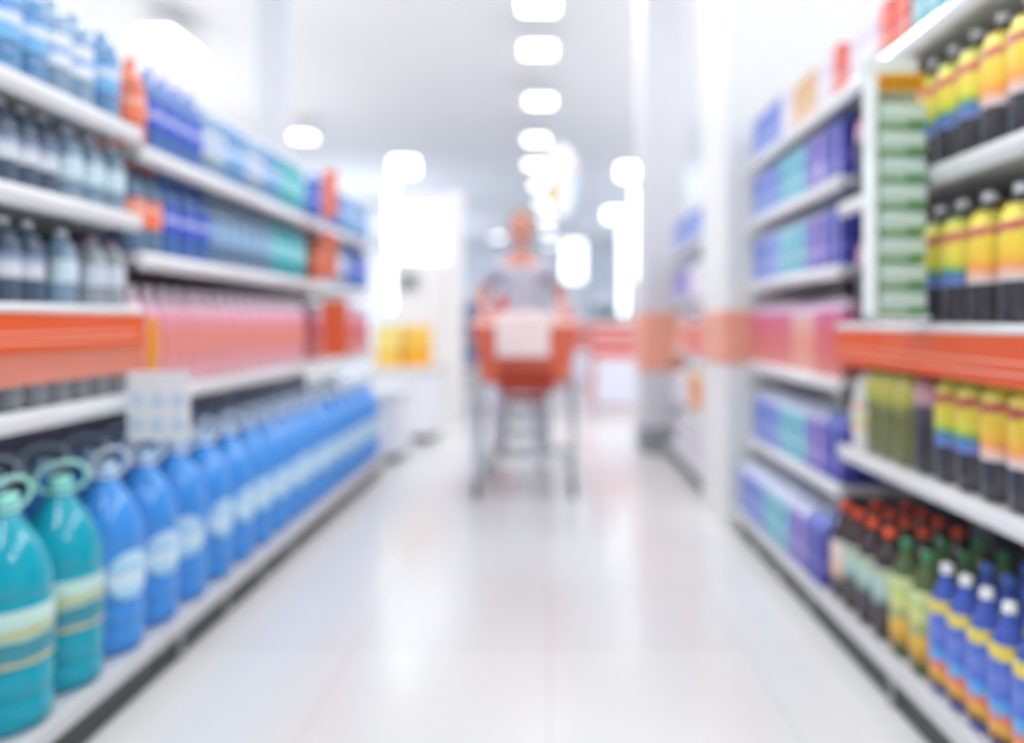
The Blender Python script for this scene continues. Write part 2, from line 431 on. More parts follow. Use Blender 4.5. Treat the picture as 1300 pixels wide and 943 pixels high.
carton('c_magenta', bands('carton_magenta', 0, .25, [(0, (232, 150, 145)), (.3, (225, 125, 125)), (.65, (222, 110, 130)), (1, (205, 115, 180))]), mat('carton_top_lilac', (235, 205, 230), .4), h=.26)  # red haze at eye level painted into the magenta and peach cartons
carton('c_peach', bands('carton_peach', 0, .25, [(0, (240, 185, 175)), (.4, (240, 160, 140)), (.75, (235, 190, 185)), (1, (215, 195, 215))]), _M['carton_top_lilac'], h=.255)
carton('c_tan', cb('tan', (215, 190, 130), (235, 180, 150), (240, 225, 190)), mat('carton_top_cream', (245, 238, 225), .4), h=.2)
carton('c_white', cb('white', (240, 240, 246), (225, 215, 240), (245, 246, 250)), mat('carton_top_white', (246, 247, 250), .4), h=.2)
carton('c_red', cb('red', (225, 80, 90), (240, 130, 100), (245, 180, 170)), _M['carton_top_white'], h=.2)
carton('c_aqua', cb('aqua', (140, 205, 220), (120, 190, 210), (200, 230, 235)), _M['carton_top_white'], h=.2)
carton('c_amber', cb('amber', (245, 165, 60), (240, 140, 50), (250, 200, 120)), _M['carton_top_cream'], h=.26)

jb = plast('jug_blue', (70, 162, 250), .18, .1)
jt = plast('jug_teal', (0, 186, 214), .25, .08)
P['jug_blue'] = jug(jb, mat('cap_skyblue', (190, 222, 250), .2, coat=.6),
    bands('jug_oval_label', .13, .28, [(0, (120, 190, 240)), (.3, (185, 228, 250)), (.5, (225, 240, 252)), (.62, (140, 205, 245)), (.8, (205, 235, 250)), (1, (160, 215, 245))], wob=.02), 'blue')
P['jug_teal'] = jug(jt, mat('cap_aqua', (150, 235, 225), .2, coat=.6),
    bands('jug_wrap_label', .14, .265, [(0, (215, 222, 190)), (.08, (205, 190, 130)), (.14, (60, 150, 170)), (.45, (40, 140, 160)), (.5, (180, 215, 200)), (.62, (190, 185, 110)), (.7, (190, 228, 220)), (1, (205, 235, 228))], wob=.012), 'teal')

DESC = {  # wording, category
 'clear': ('clear water bottle with white label', 'water bottle'), 'sky': ('sky-blue water bottle', 'water bottle'), 'royal': ('royal-blue water bottle', 'water bottle'),
 'slate': ('slate-blue water bottle', 'water bottle'), 'teal': ('teal water bottle', 'water bottle'), 'orange': ('orange bottle', 'drink bottle'),
 'orangelabel': ('red-capped bottle with orange label', 'water bottle'), 'navysmall': ('small smoky navy bottle', 'water bottle'), 'clearsmall': ('small pale-blue bottle', 'water bottle'),
 'palesmall': ('small mauve-capped bottle', 'water bottle'), 'pink': ('pink drink bottle', 'drink bottle'), 'rose': ('deep rose drink bottle', 'drink bottle'),
 'tea_green': ('white-capped tea bottle, yellow-green label', 'iced tea bottle'), 'tea_orange': ('white-capped tea bottle, yellow-orange label', 'iced tea bottle'),
 'tea_yellowcap': ('mustard-capped iced tea bottle', 'iced tea bottle'), 'tea_redcap': ('red-capped iced tea bottle', 'iced tea bottle'),
 'olive': ('olive-green tea bottle', 'iced tea bottle'), 'darktea': ('dark pinkish-shouldered bottle', 'drink bottle'),
 'cola': ('orange-capped cola bottle, mint label', 'cola bottle'), 'cola_white': ('orange-capped cola bottle, cream label', 'cola bottle'), 'greensoda': ('green-capped lemon soda bottle', 'soda bottle'),
 'bluesoda': ('white-capped blue soda bottle', 'soda bottle'), 'bluesoda_bluecap': ('blue-capped soda bottle', 'soda bottle'),
 'c_blue': ('mid-blue carton', 'carton'), 'c_teal': ('teal carton', 'carton'), 'c_lilac': ('lilac carton', 'carton'), 'c_deep': ('deep-blue carton', 'carton'),
 'c_magenta': ('magenta carton', 'carton'), 'c_peach': ('peach carton', 'carton'), 'c_tan': ('tan carton', 'carton'), 'c_white': ('white carton', 'carton'),
 'c_red': ('red carton', 'carton'), 'c_aqua': ('aqua carton', 'carton'), 'c_amber': ('amber carton', 'carton'),
 'jug_blue': ('big blue water jug', 'water jug'), 'jug_teal': ('big teal water jug, white wrap label', 'water jug')}
SIZE = {k: ((.034, .19) if k == 'navysmall' else (.036, .185) if k in ('clearsmall', 'palesmall') else (.092, .5) if k.startswith('jug') else
            (.035, .22) if k.startswith('c_') else (.048, .3) if k.startswith('tea') or k in ('olive', 'darktea') else (.0385, .3) if k in ('bluesoda', 'bluesoda_bluecap') else (.046, .3) if k in ('cola', 'cola_white', 'greensoda') else (.043, .3) if k in ('pink', 'rose') else (.043, .26)) for k in P}
COUNT = {}
used = set()
def place(key, X, Y, z, where, group, row, rz=None):
    r, h = SIZE[key]
    u = px(X, Y); ur = r*F/Y
    if u + ur < -14 or u - ur > 1314 or py(z+h, Y) > 950 or py(z, Y) < -12: return None
    if key in used: o = copy_tree(P[key])
    else: o = P[key]; used.add(key)
    ang = random.uniform(-.5, .5) if rz is None else rz
    o.location = (X, Y, z + .0015); o.rotation_euler = (0, 0, ang)
    ck = (key, where, row); COUNT[ck] = COUNT.get(ck, 0) + 1
    lab = f"{ordinal(COUNT[ck])} {DESC[key][0]} from the camera, {row + ', ' if row else ''}{where}"
    o['label'] = lab; o['category'] = DESC[key][1]; o['group'] = group
    return o

def run(segs, xs, z, where, group, gap=.004, rows=('front row', 'second row'), back=None):
    """segs: (y0, y1, [keys]) along the shelf; xs: the X of each row."""
    for ri, X in enumerate(xs):
        for y0, y1, keys in segs:
            kk = (back or {}).get(keys[0], keys) if ri else keys
            k0 = kk[0]; step = SIZE[k0][0]*2 + gap
            n = max(1, int((y1-y0+1e-6)/step)); st = (y1-y0)/n
            for i in range(n):
                key = kk[i*len(kk)//n]
                side = -1 if X > 0 else 1
                rz = random.uniform(-.06, .06) if key.startswith('c_') else (0 if X < 0 else PI) + random.uniform(-.3, .3)
                place(key, X + random.uniform(-.001, .001), y0 + (i+.5)*st, z, where, group, rows[ri] if len(xs) > 1 else '', rz)

GL = 'bottles on the water side'
# blue water side (behind x<0)
run([(1.50, 1.86, ['sky']), (1.86, 2.05, ['clear']), (2.05, 2.195, ['sky'])], (-1.205, -1.295), 1.53, 'top shelf, clear-bottle bay', 'water bottles on the top shelf')
run([(2.205, 2.32, ['orange']), (2.32, 2.68, ['royal']), (2.68, 3.25, ['clear', 'sky', 'clear']), (3.25, 3.44, ['sky']), (3.44, 3.80, ['teal'])], (-1.205, -1.295), 1.49, 'top shelf, middle bay', 'water bottles on the top shelf')
run([(3.96, 4.45, ['royal']), (4.45, 5.12, ['sky'])], (-1.205, -1.295), 1.49, 'top shelf, end bay', 'water bottles on the top shelf')
run([(1.60, 1.89, ['navysmall']), (1.90, 2.19, ['clearsmall'])], (-1.195, -1.278), 1.29, 'second shelf, clear-bottle bay', 'small bottles on the second shelf')
run([(2.215, 2.40, ['orangelabel']), (2.40, 2.75, ['royal']), (2.75, 3.33, ['slate']), (3.33, 3.82, ['teal'])], (-1.205, -1.295), 1.19, 'second shelf, middle bay', 'water bottles on the second shelf')
run([(3.98, 4.10, ['orange']), (4.10, 4.55, ['clear']), (4.55, 5.12, ['royal'])], (-1.205, -1.295), 1.19, 'second shelf, end bay', 'water bottles on the second shelf')
run([(1.60, 1.84, ['navysmall']), (1.85, 2.0, ['clearsmall']), (2.01, 2.19, ['palesmall'])], (-1.195, -1.278), 1.035, 'shelf above the orange strip', 'small bottles above the orange strip')
run([(1.60, 2.19, ['palesmall'])], (-1.195, -1.278), .80, 'shelf below the orange strip', 'small bottles below the orange strip')
run([(2.215, 3.80, ['pink'])], (-1.205, -1.295), .80, 'third shelf, middle bay', 'pink bottles on the third shelf')
run([(3.98, 5.12, ['rose'])], (-1.205, -1.295), .80, 'third shelf, end bay', 'pink bottles on the third shelf')
# jugs on the deck
js = [(1.715, 'jug_teal'), (1.91, 'jug_teal')] + [(1.91 + .197*k, 'jug_blue') for k in range(1, 17)]
for row, X, dy in (('front row', -1.185, 0), ('second row', -1.385, .05)):
    for Y, key in js:
        if row == 'second row' : key = 'jug_blue'
        place(key, X, Y+dy+.2*0 , .125, 'bottom deck', 'water jugs on the bottom deck', row, random.uniform(-.35, .35) - .5)

# iced-tea side
RR = (1.005, 1.105)
tb = {'tea_green': ['tea_yellowcap'], 'tea_orange': ['tea_redcap'], 'bluesoda': ['bluesoda_bluecap']}
run([(1.48, 1.79, ['tea_orange']), (1.79, 2.0, ['tea_green']), (2.0, 2.2, ['tea_green']), (2.2, 2.5, ['darktea'])], RR, 1.375, 'tea bay second shelf', 'tea bottles on the second shelf', back=tb)
run([(1.48, 1.86, ['tea_orange']), (1.86, 2.06, ['tea_green']), (2.06, 2.5, ['darktea'])], RR, .99, 'shelf above the orange strip', 'tea bottles above the orange strip', back=tb)
run([(1.48, 1.79, ['tea_orange']), (1.79, 2.0, ['tea_green']), (2.0, 2.12, ['darktea']), (2.12, 2.42, ['olive'])], RR, .60, 'shelf below the orange strip', 'tea bottles below the orange strip', back=tb)
run([(1.48, 1.90, ['bluesoda']), (1.90, 2.12, ['greensoda']), (2.12, 2.44, ['cola']), (2.44, 2.54, ['cola_white'])], (.94, 1.035, 1.13), .125, 'tea bay deck', 'soda bottles on the bottom deck', back=tb, rows=('front row', 'second row', 'third row'))
run([(1.85, 2.1, ['c_aqua']), (2.1, 2.3, ['c_red']), (2.3, 2.53, ['c_white'])], (.995,), 1.74, 'top shelf, tea bay', 'cartons on the top shelf')
# carton bay
CX = (.99, 1.065)
run([(2.57, 2.66, ['c_red']), (2.66, 2.82, ['c_white']), (2.82, 3.1, ['c_tan']), (3.1, 3.25, ['c_white']), (3.25, 3.70, ['c_blue'])], CX, 1.74, 'top shelf, carton bay', 'cartons on the top shelf')
for z, nm in ((1.47, 'second shelf, carton bay'), (1.18, 'third shelf, carton bay'), (.46, 'fifth shelf, carton bay'), (.125, 'carton bay deck')):
    xs = CX if z > .2 else (.925, 1.0)
    run([(2.57, 2.74, ['c_deep']), (2.74, 2.95, ['c_lilac']), (2.95, 3.28, ['c_teal']), (3.28, 3.70, ['c_blue'])], xs, z, nm, 'cartons in the bay by the white pillar')
run([(2.57, 2.85, ['c_magenta']), (2.85, 3.12, ['c_peach']), (3.12, 3.70, ['c_magenta'])], CX, .81, 'fourth shelf, carton bay', 'pink cartons on the fourth shelf')
# bay between pillars
for z, nm, kk in ((1.5, 'top shelf between the pillars', ['c_blue']), (1.15, 'second shelf between the pillars', ['c_white', 'c_lilac']), (.8, 'third shelf between the pillars', ['c_red', 'c_peach']), (.45, 'fourth shelf between the pillars', ['c_amber', 'c_white']), (.125, 'deck between the pillars', ['c_white'])):
    run([(4.55, 5.7, kk)], (.94,), z, nm, 'cartons between the pillars', gap=.012)
for k in list(P):
    if k not in used: drop_tree(P[k])

# ---------------------------------------------------------------- strips, markers, hanging display
org = mat('orange_strip_plastic', (228, 88, 26), .3, coat=.4)
skirt = mat('salmon_clear_film', (246, 150, 125), .3, alpha=.55)
def strip(xf, s, y0, y1, z0, z1, label, film=.07):  # strip and film added to give the red haze a solid form
    t = empty('promotion_strip', (xf + s*.022, (y0+y1)/2, z1)); tag(t, label, 'shelf strip')
    b = box(-.002, .002, -(y1-y0)/2, (y1-y0)/2, z0-z1, 0, .0015); obj('strip', b, org, t)
    obj('mount_clip', box(-.004, .004, -(y1-y0)/2, (y1-y0)/2, 0.0005, .012, .001), rail_m, t)
    if film: obj('film_skirt', box(-.0008, .0008, -(y1-y0)/2, (y1-y0)/2, z0-z1-film, z0-z1-.0005), skirt, t)
    for k in range(2):
        obj('pinstripe', box(.0025 if s > 0 else -.0035, .0035 if s > 0 else -.0025, -(y1-y0)/2+.02, (y1-y0)/2-.02, (z0-z1)*(.55+.22*k), (z0-z1)*(.55+.22*k)+.004), mat('pinstripe_white', (255, 190, 170), .4), t)
strip(LX, 1, 1.2, 2.19, .93, 1.018, 'long orange strip hung along the shelf of small water bottles')
strip(RX, -1, 1.3, 2.545, .865, .972, 'long orange strip hung under the shelf of iced tea bottles', 0)

def marker(xf, Y, z0, z1, m, label, w=.05):
    t = empty('shelf_marker', (xf, Y, z0)); tag(t, label, 'shelf marker', 'upright shelf markers')
    obj('blade', box(-.001, w, -.003, .003, 0, z1-z0, .002), m, t)
    obj('clip', box(-.012, .012, -.008, .008, -.0105, -.0005, .002), rail_m, t)
yl = mat('marker_yellow', (252, 180, 30), .35, coat=.3); rd = mat('marker_orange', (238, 105, 60), .35, coat=.3)
marker(-1.12, 2.2, .85, 1.01, yl, 'narrow yellow upright marker where pink bottles begin', .025)
marker(-1.125, 3.92, .82, 1.10, rd, 'orange upright marker at the pink bottle shelf', .12)
rd2 = mat('marker_coral', (248, 132, 100), .35, coat=.3)
marker(-1.125, 3.92, 1.21, 1.44, rd2, 'orange upright marker beside the teal bottles', .07)
marker(-1.125, 3.92, 1.51, 1.75, rd2, 'orange upright marker on the topmost shelf', .07)

# card hung on the rail over the jugs
t = empty('hanging_price_card', (-1.042, 2.1, .68)); tag(t, 'white card with three rows of pale discs hanging above the blue jugs', 'price card')
obj('card', box(-.082, .085, -.002, .002, 0, .185, .001), mat('card_white', (236, 241, 248), .35, coat=.3), t)
obj('clip', box(-.0845, -.075, -.006, .006, .08, .12, .001), rail_m, t)
for r_ in range(2):
    for c_ in range(3):
        b = bmesh.new(); lathe(b, [(0, -.0008), (.02, -.0008), (.02, .0008), (0, .0008)], 16)
        bmesh.ops.rotate(b, matrix=Matrix.Rotation(PI/2, 3, 'X'), verts=b.verts)
        o = obj('disc', b, mat('disc_paleblue', (200, 222, 244), .3), t); o.location = (-.055+.055*c_, -.0035, .045+.065*r_)

# hanging strip of green packets
t = empty('hanging_display_strip', (.868, 1.95, 1.0)); tag(t, 'white hanging display strip with orange header, holding a column of green packets', 'display strip')
tw = mat('display_card_white', (232, 242, 240), .3, coat=.3)
obj('back_board', box(-.078, .060, .03, .036, 0, .66, .002), tw, t)
obj('side_flange', box(-.078, -.066, -.03, .0295, 0.013, .60, .001), tw, t)
obj('ledge', box(-.0655, .060, -.035, .0295, 0, .012, .002), tw, t)
obj('header', box(-.06, .062, -.012, -.006, .565, .61, .003), mat('header_amber', (228, 176, 30), .35, coat=.3), t)
b = bmesh.new()
for k in range(5): bx(b, -.048+k*.02, -.034+k*.02, -.0145, -.0125, .577, .597)
obj('header_print', b, mat('header_ink', (196, 120, 30), .4), t)
obj('header_post', box(-.055, .057, -.005, .0295, .58, .59, .001), tw, t)
obj('hook', box(.0, .006, .0365, .06, .30, .33, .001), tw, t)
pm = bands('packet_green', 0, .066, [(0, (170, 205, 150)), (.1, (120, 180, 100)), (.2, (200, 226, 212)), (.45, (170, 214, 200)), (.6, (215, 232, 222)), (.75, (170, 212, 198)), (.9, (205, 228, 215)), (1, (235, 225, 200))], wob=.02, nscale=28)
pkt = None; WHICH = ['lowest', 'second from the bottom', 'third from the bottom', 'fourth from the bottom', 'fourth from the top', 'third from the top', 'second from the top', 'topmost']
for k in range(8):
    if pkt is None:
        pkt = empty('tea_packet'); bm_ = bmesh.new(); bx(bm_, -.06, .06, -.026, .024, 0, .062, .012); obj('pouch', bm_, pm, pkt, True)
        s_ = bmesh.new(); bx(s_, -.05, .05, -.0285, -.0262, .022, .045, .001); obj('front_label', s_, bands('packet_front', .02, .046, [(0, (160, 208, 190)), (.5, (225, 236, 230)), (1, (175, 212, 196))], wob=.01), pkt)
        f_ = bmesh.new(); bx(f_, .005, .05, -.0285, -.0262, .006, .016, .001); obj('leaf_print', f_, mat('leaf_green', (90, 160, 60), .4), pkt)
        o = pkt
    else: o = copy_tree(pkt)
    o.location = (.868, 1.95, 1.0135 + k*.0655)
    tag(o, f'pale green packet, {WHICH[k]} in the hanging display strip', 'packet', 'green packets in the hanging display')

# white jug by the olive bottles
t = empty('detergent_bottle', (1.0, 2.475, .6015)); tag(t, 'white bottle with orange and green label beside the olive tea bottles', 'bottle')
b = bmesh.new(); lathe(b, [(0, .004), (.04, 0), (.048, .01), (.05, .1), (.046, .17), (.03, .215), (.016, .23), (.015, .24), (0, .24)], 22)
bmesh.ops.scale(b, vec=(.9, .8, 1), verts=b.verts); obj('body', b, mat('white_bottle', (244, 246, 246), .25, coat=.4), t, True)
obj('cap', cap_bm(.017, .241, .275), cap_or, t, True)
b = sleeve(.0505, .05, .14); bmesh.ops.scale(b, vec=(.9, .8, 1), verts=b.verts)
obj('label', b, bands('label_citrus', .05, .14, [(0, (248, 246, 240)), (.3, (245, 200, 170)), (.5, (225, 235, 170)), (.7, (245, 245, 240)), (1, (240, 170, 140))]), t, True)

# ---------------------------------------------------------------- shopping trolley
ctr = Vector((-.135, 4.35, 0))
cart = empty('shopping_cart', ctr); tag(cart, 'orange plastic shopping cart with white front panel, pushed towards us by a person', 'shopping cart')
co = mat('cart_orange', (238, 112, 78), .35, coat=.3); cr = mat('cart_dark_red', (176, 62, 40), .4); cw = mat('cart_white_panel', (252, 232, 228), .35)
cg = mat('cart_grey_tube', (176, 192, 196), .3, metal=.3); cd = mat('cart_rubber', (70, 84, 90), .6)
def quadwall(b, p, t_, n):   # four corners, thickness along n
    n = Vector(n)*t_; v = [b.verts.new(Vector(q)) for q in p] + [b.verts.new(Vector(q)+n) for q in p]
    for q in ((0,1,2,3), (4,5,6,7), (0,1,5,4), (1,2,6,5), (2,3,7,6), (3,0,4,7)): b.faces.new([v[k] for k in q])
ftw, fbw, rtw, rbw = .29, .22, .315, .27
zt0, zt1, zb0, zb1 = .98, 1.0, .66, .60
y0c, y1c = 0.0, .66
def lerp(a, c, t_): return a+(c-a)*t_
# slatted side walls
for s in (-1, 1):
    b = bmesh.new()
    for k in range(5):
        a0, a1 = k/5, k/5 + .13
        quadwall(b, [(s*lerp(fbw, ftw, a0), y0c+.03*(1-a0), lerp(zb0, zt0, a0)), (s*lerp(rbw, rtw, a0), y1c, lerp(zb1, zt1, a0)),
                     (s*lerp(rbw, rtw, a1), y1c, lerp(zb1, zt1, a1)), (s*lerp(fbw, ftw, a1), y0c+.03*(1-a1), lerp(zb0, zt0, a1))], .006, (s, 0, 0))
    for k in range(8):
        t0 = k/8; t1 = t0+.05
        quadwall(b, [(s*lerp(fbw, rbw, t0), lerp(y0c+.03, y1c, t0), lerp(zb0, zb1, t0)), (s*lerp(fbw, rbw, t1), lerp(y0c+.03, y1c, t1), lerp(zb0, zb1, t1)),
                     (s*lerp(ftw, rtw, t1), lerp(y0c, y1c, t1), zt0), (s*lerp(ftw, rtw, t0), lerp(y0c, y1c, t0), zt0)], .005, (s, 0, 0))
    obj('basket_side', b, co, cart)
b = bmesh.new()
quadwall(b, [(-fbw, .03, zb0), (fbw, .03, zb0), (ftw, 0, zt0), (-ftw, 0, zt0)], .008, (0, 1, 0))
for k in range(3):
    zz = .74 + k*.085; ww = lerp(fbw, ftw, (zz-zb0)/(zt0-zb0))
    bx(b, -ww, ww, -.006+.03*(1-(zz-zb0)/(zt0-zb0)), .03, zz, zz+.012, .003)
obj('basket_front', b, co, cart)
b = bmesh.new(); quadwall(b, [(-rbw, y1c, zb1), (rbw, y1c, zb1), (rtw, y1c-.02, zt1), (-rtw, y1c-.02, zt1)], .006, (0, 1, 0)); obj('basket_gate', b, co, cart)
b = bmesh.new(); quadwall(b, [(-fbw, .03, zb0), (fbw, .03, zb0), (rbw, y1c, zb1), (-rbw, y1c, zb1)], .008, (0, 0, -1)); obj('basket_floor', b, cr, cart)
b = bmesh.new(); tube(b, [(-ftw, 0, zt0), (ftw, 0, zt0), (rtw, y1c, zt1), (-rtw, y1c, zt1)], .014, 10, True); obj('basket_rim', b, mat('cart_rim_pink', (250, 205, 196), .3, coat=.3), cart, True)
b = bmesh.new(); bx(b, -.16, .14, -.02, -.008, .80, 1.035, .006); obj('front_panel', b, cw, cart)
b = bmesh.new(); bx(b, -.14, .16, -.004, .028, .60, .735, .01); obj('front_bumper', b, cr, cart)
b = bmesh.new(); bx(b, -.2, .2, .5, .508, .84, 1.06, .004); bx(b, -.2, .2, .38, .508, .83, .838, .003); obj('child_seat', b, mat('seat_white', (240, 236, 240), .4), cart)
b = bmesh.new(); tube(b, [(-.31, .72, 1.03), (.31, .72, 1.03)], .014, 12); obj('handle', b, mat('handle_red', (225, 80, 60), .35), cart, True)
for s in (-1, 1):
    b = bmesh.new(); tube(b, [(s*.30, y1c-.03, .95), (s*.30, .72, 1.03), (s*.288, .72, 1.03)], .012, 10); obj('handle_bracket', b, co, cart, True)
for s in (-1, 1):
    b = bmesh.new(); tube(b, [(s*.275, .02, .17), (s*.29, .30, .19), (s*.30, .72, .21), (s*.295, .73, .5), (s*.285, y1c+.02, .66)], .012, 10); obj('chassis_rail', b, cg, cart, True)
    b = bmesh.new(); tube(b, [(s*.275, .03, .17), (s*.265, .10, .42), (s*.25, .10, .635)], .011, 10); obj('chassis_leg', b, cg, cart, True)
b = bmesh.new()
for k in range(9): tube(b, [(-.27, .06+k*.075, .2), (.27, .06+k*.075, .2)], .004, 6)
for k in range(3): tube(b, [(-.2+.2*k, .03, .194), (-.2+.2*k, .70, .194)], .005, 6)
obj('lower_rack', b, cg, cart)
for k in range(3):
    b = bmesh.new(); bx(b, -.10, .10, .115, .125, .34+k*.095, .385+k*.095, .003); obj('front_slat', b, mat('slat_grey', (150, 168, 172), .35) if k < 2 else cr, cart)
for s in (-1, 1):
    b = bmesh.new(); tube(b, [(s*.11, .12, .20), (s*.11, .12, .62)], .009, 8); obj('front_post', b, cg, cart, True)
for s in (-1, 1):
    for yy in (.04, .68):
        b = bmesh.new(); bx(b, s*.27-.018, s*.27-.012, yy-.02, yy+.02, .06, .16, .002); bx(b, s*.27+.012, s*.27+.018, yy-.02, yy+.02, .06, .16, .002); bx(b, s*.27-.018, s*.27+.018, yy-.02, yy+.02, .155, .162, .002)
        c = obj('caster', b, cg, cart)
        w = bmesh.new(); lathe(w, [(0, -.011), (.055, -.011), (.0615, -.007), (.0615, .007), (.055, .011), (0, .011)], 24)
        bmesh.ops.rotate(w, matrix=Matrix.Rotation(PI/2, 3, 'Y'), verts=w.verts); bmesh.ops.translate(w, vec=(s*.27, yy, .062), verts=w.verts)
        obj('wheel', w, cd, c, True)

# ---------------------------------------------------------------- the person
PX, PY = -.19, 5.42
def skin_mesh(verts, edges, root, sub=2):
    me = bpy.data.meshes.new('sk'); me.from_pydata([v[0] for v in verts], edges, []); me.update()
    o = bpy.data.objects.new('sk', me); COL.objects.link(o)
    o.modifiers.new('s', 'SKIN')
    if sub: o.modifiers.new('u', 'SUBSURF').levels = sub; o.modifiers['u'].render_levels = sub
    dat = me.skin_vertices[0].data
    for i, v in enumerate(verts):
        r = v[1]; dat[i].radius = r if isinstance(r, tuple) else (r, r); dat[i].use_root = (i == root)
    o.modifiers['s'].use_smooth_shade = True
    dg = bpy.context.evaluated_depsgraph_get(); dg.update()
    m2 = bpy.data.meshes.new_from_object(o.evaluated_get(dg)); bpy.data.objects.remove(o); bpy.data.meshes.remove(me)
    return m2
def remesh(mes, vox, smooth=2):
    bm = bmesh.new()
    for m in mes: bm.from_mesh(m)
    me = bpy.data.meshes.new('rm'); bm.to_mesh(me); bm.free()
    o = bpy.data.objects.new('rm', me); COL.objects.link(o)
    md = o.modifiers.new('r', 'REMESH'); md.mode = 'VOXEL'; md.voxel_size = vox; md.use_smooth_shade = True
    sm = o.modifiers.new('m', 'SMOOTH'); sm.iterations = smooth; sm.factor = .5
    dg = bpy.context.evaluated_depsgraph_get(); dg.update()
    m2 = bpy.data.meshes.new_from_object(o.evaluated_get(dg)); bpy.data.objects.remove(o)
    for p in m2.polygons: p.use_smooth = True
    return m2
def ell(c, r, seg=20, rot=None):
    bm = bmesh.new(); bmesh.ops.create_uvsphere(bm, u_segments=seg, v_segments=seg//2+2, radius=1)
    bmesh.ops.scale(bm, vec=r, verts=bm.verts)
    if rot: bmesh.ops.rotate(bm, matrix=rot, verts=bm.verts)
    bmesh.ops.translate(bm, vec=c, verts=bm.verts)
    me = bpy.data.meshes.new('e'); bm.to_mesh(me); bm.free(); return me

# local frame: person faces -Y; x to their left is +x in the picture
# joints
pel = (0, 0, .93); wst = (0, .0, 1.08); chs = (0, .01, 1.26); nck0 = (0, .02, 1.42); nck1 = (0, .0, 1.52)
def armj(s): return (s*.185, .02, 1.385), (s*.285, .05, 1.13), (-.22 if s < 0 else .262, -.20, 1.055)     # shoulder, elbow, wrist
bodyv = [(pel, (.16, .11)), (wst, (.135, .09)), (chs, (.155, .10)), (nck0, (.08, .07)), (nck1, (.064, .066))]
bodye = [(0, 1), (1, 2), (2, 3), (3, 4)]
def addv(l, e, p, r, par):
    l.append((p, r)); e.append((par, len(l)-1)); return len(l)-1
for s in (-1, 1):
    sh, el, wr = armj(s)
    a = addv(bodyv, bodye, sh, .058, 2); a2 = addv(bodyv, bodye, tuple((Vector(sh)+Vector(el))/2), .046, a); e_ = addv(bodyv, bodye, el, .040, a2)
    f_ = addv(bodyv, bodye, tuple(Vector(el).lerp(Vector(wr), .35)), .038, e_); w_ = addv(bodyv, bodye, wr, (.024, .028), f_)
    step = .10 if s < 0 else -.06        # one foot ahead
    hp = addv(bodyv, bodye, (s*.09, 0, .88), .085, 0); kn = addv(bodyv, bodye, (s*.13, -.03-step*.4, .50), .055, hp)
    cf = addv(bodyv, bodye, (s*.145, 0-step*.5, .33), .052, kn); ak = addv(bodyv, bodye, (s*.15, .01-step, .09), .036, cf)
    ft = addv(bodyv, bodye, (s*.16, -.13-step, .045), .034, ak)
body = skin_mesh(bodyv, bodye, 0)
parts = [body, ell((0, -.005, 1.64), (.079, .096, .108), 28), ell((0, -.03, 1.572), (.064, .066, .058)),
         ell((0, -.104, 1.615), (.013, .018, .026)), ell((0, -.095, 1.645), (.009, .012, .03)),
         ell((.079, .008, 1.625), (.010, .02, .032)), ell((-.079, .008, 1.625), (.010, .02, .032)),
         ell((0, -.088, 1.572), (.024, .012, .012)), ell((0, -.08, 1.54), (.026, .018, .016)),
         ell((.03, -.085, 1.665), (.024, .014, .008)), ell((-.03, -.085, 1.665), (.024, .014, .008))]
# hands: palm plus five fingers, closed round the bar at y=-.35 (local), z 1.03
HB = Vector((0, .72+ctr.y-PY, 1.03))     # bar
for s in (-1, 1):
    sh, el, wr = armj(s); wr = Vector(wr)
    hx = -.20 if s < 0 else .25
    palm_c = Vector((hx, HB.y+.045, HB.z+.028))
    pv = [(tuple(wr), (.024, .028)), (tuple((wr+palm_c)/2), (.036, .02)), (tuple(palm_c), (.042, .017))]
    parts.append(skin_mesh(pv, [(0, 1), (1, 2)], 0, 1))
    for k in range(4):
        fx = hx + (-.030 + .020*k)*1.0; L = (.9, 1.0, .95, .78)[k if s > 0 else 3-k]
        fy = HB.y; fz = HB.z
        pts = [Vector((hx + (-.024+.016*k), fy+.04, fz+.028)), Vector((fx, fy+.012, fz+.031)), Vector((fx, fy-.022*L, fz+.016)), Vector((fx, fy-.026*L, fz-.010)), Vector((fx, fy-.008, fz-.026*L))]
        fv = [(tuple(p), (.0095, .0095, .009, .0085, .0078)[i]) for i, p in enumerate(pts)]
        parts.append(skin_mesh(fv, [(i, i+1) for i in range(4)], 0, 1))
    tx = -s
    pts = [palm_c + Vector((tx*.028, .012, -.004)), Vector((hx+tx*.046, HB.y+.028, HB.z)), Vector((hx+tx*.040, HB.y+.008, HB.z-.024)), Vector((hx+tx*.026, HB.y-.008, HB.z-.028))]
    parts.append(skin_mesh([(tuple(p), (.012, .0105, .0095, .0085)[i]) for i, p in enumerate(pts)], [(0, 1), (1, 2), (2, 3)], 0, 1))
skin_m = mat('skin', (214, 150, 130), .5, var=.04)
pm_ = remesh(parts, .0055, 2); pm_.materials.append(skin_m)
person = bpy.data.objects.new('person', None); COL.objects.link(person); person.location = (PX, PY, 0)
tag(person, 'person in a grey t-shirt and pale trousers, hands on the cart handle', 'person')
obj('body', pm_, None, person)
def shell(verts, edges, m, name, vox=.012, extra=()):
    me = skin_mesh(verts, edges, 0, 2); me = remesh([me] + list(extra), vox, 3); me.materials.append(m); return obj(name, me, None, person)
sv = [((0, 0, .90), (.178, .125)), ((0, 0, 1.08), (.156, .108)), ((0, .01, 1.26), (.175, .118)), ((0, .02, 1.40), (.115, .082))]
se = [(0, 1), (1, 2), (2, 3)]
for s in (-1, 1):
    sh, el, wr = armj(s)
    a = addv(sv, se, sh, .070, 2); addv(sv, se, tuple(Vector(sh).lerp(Vector(el), .62)), .063, a)
shell(sv, se, mat('tshirt_grey', (186, 192, 208), .85), 'tshirt')
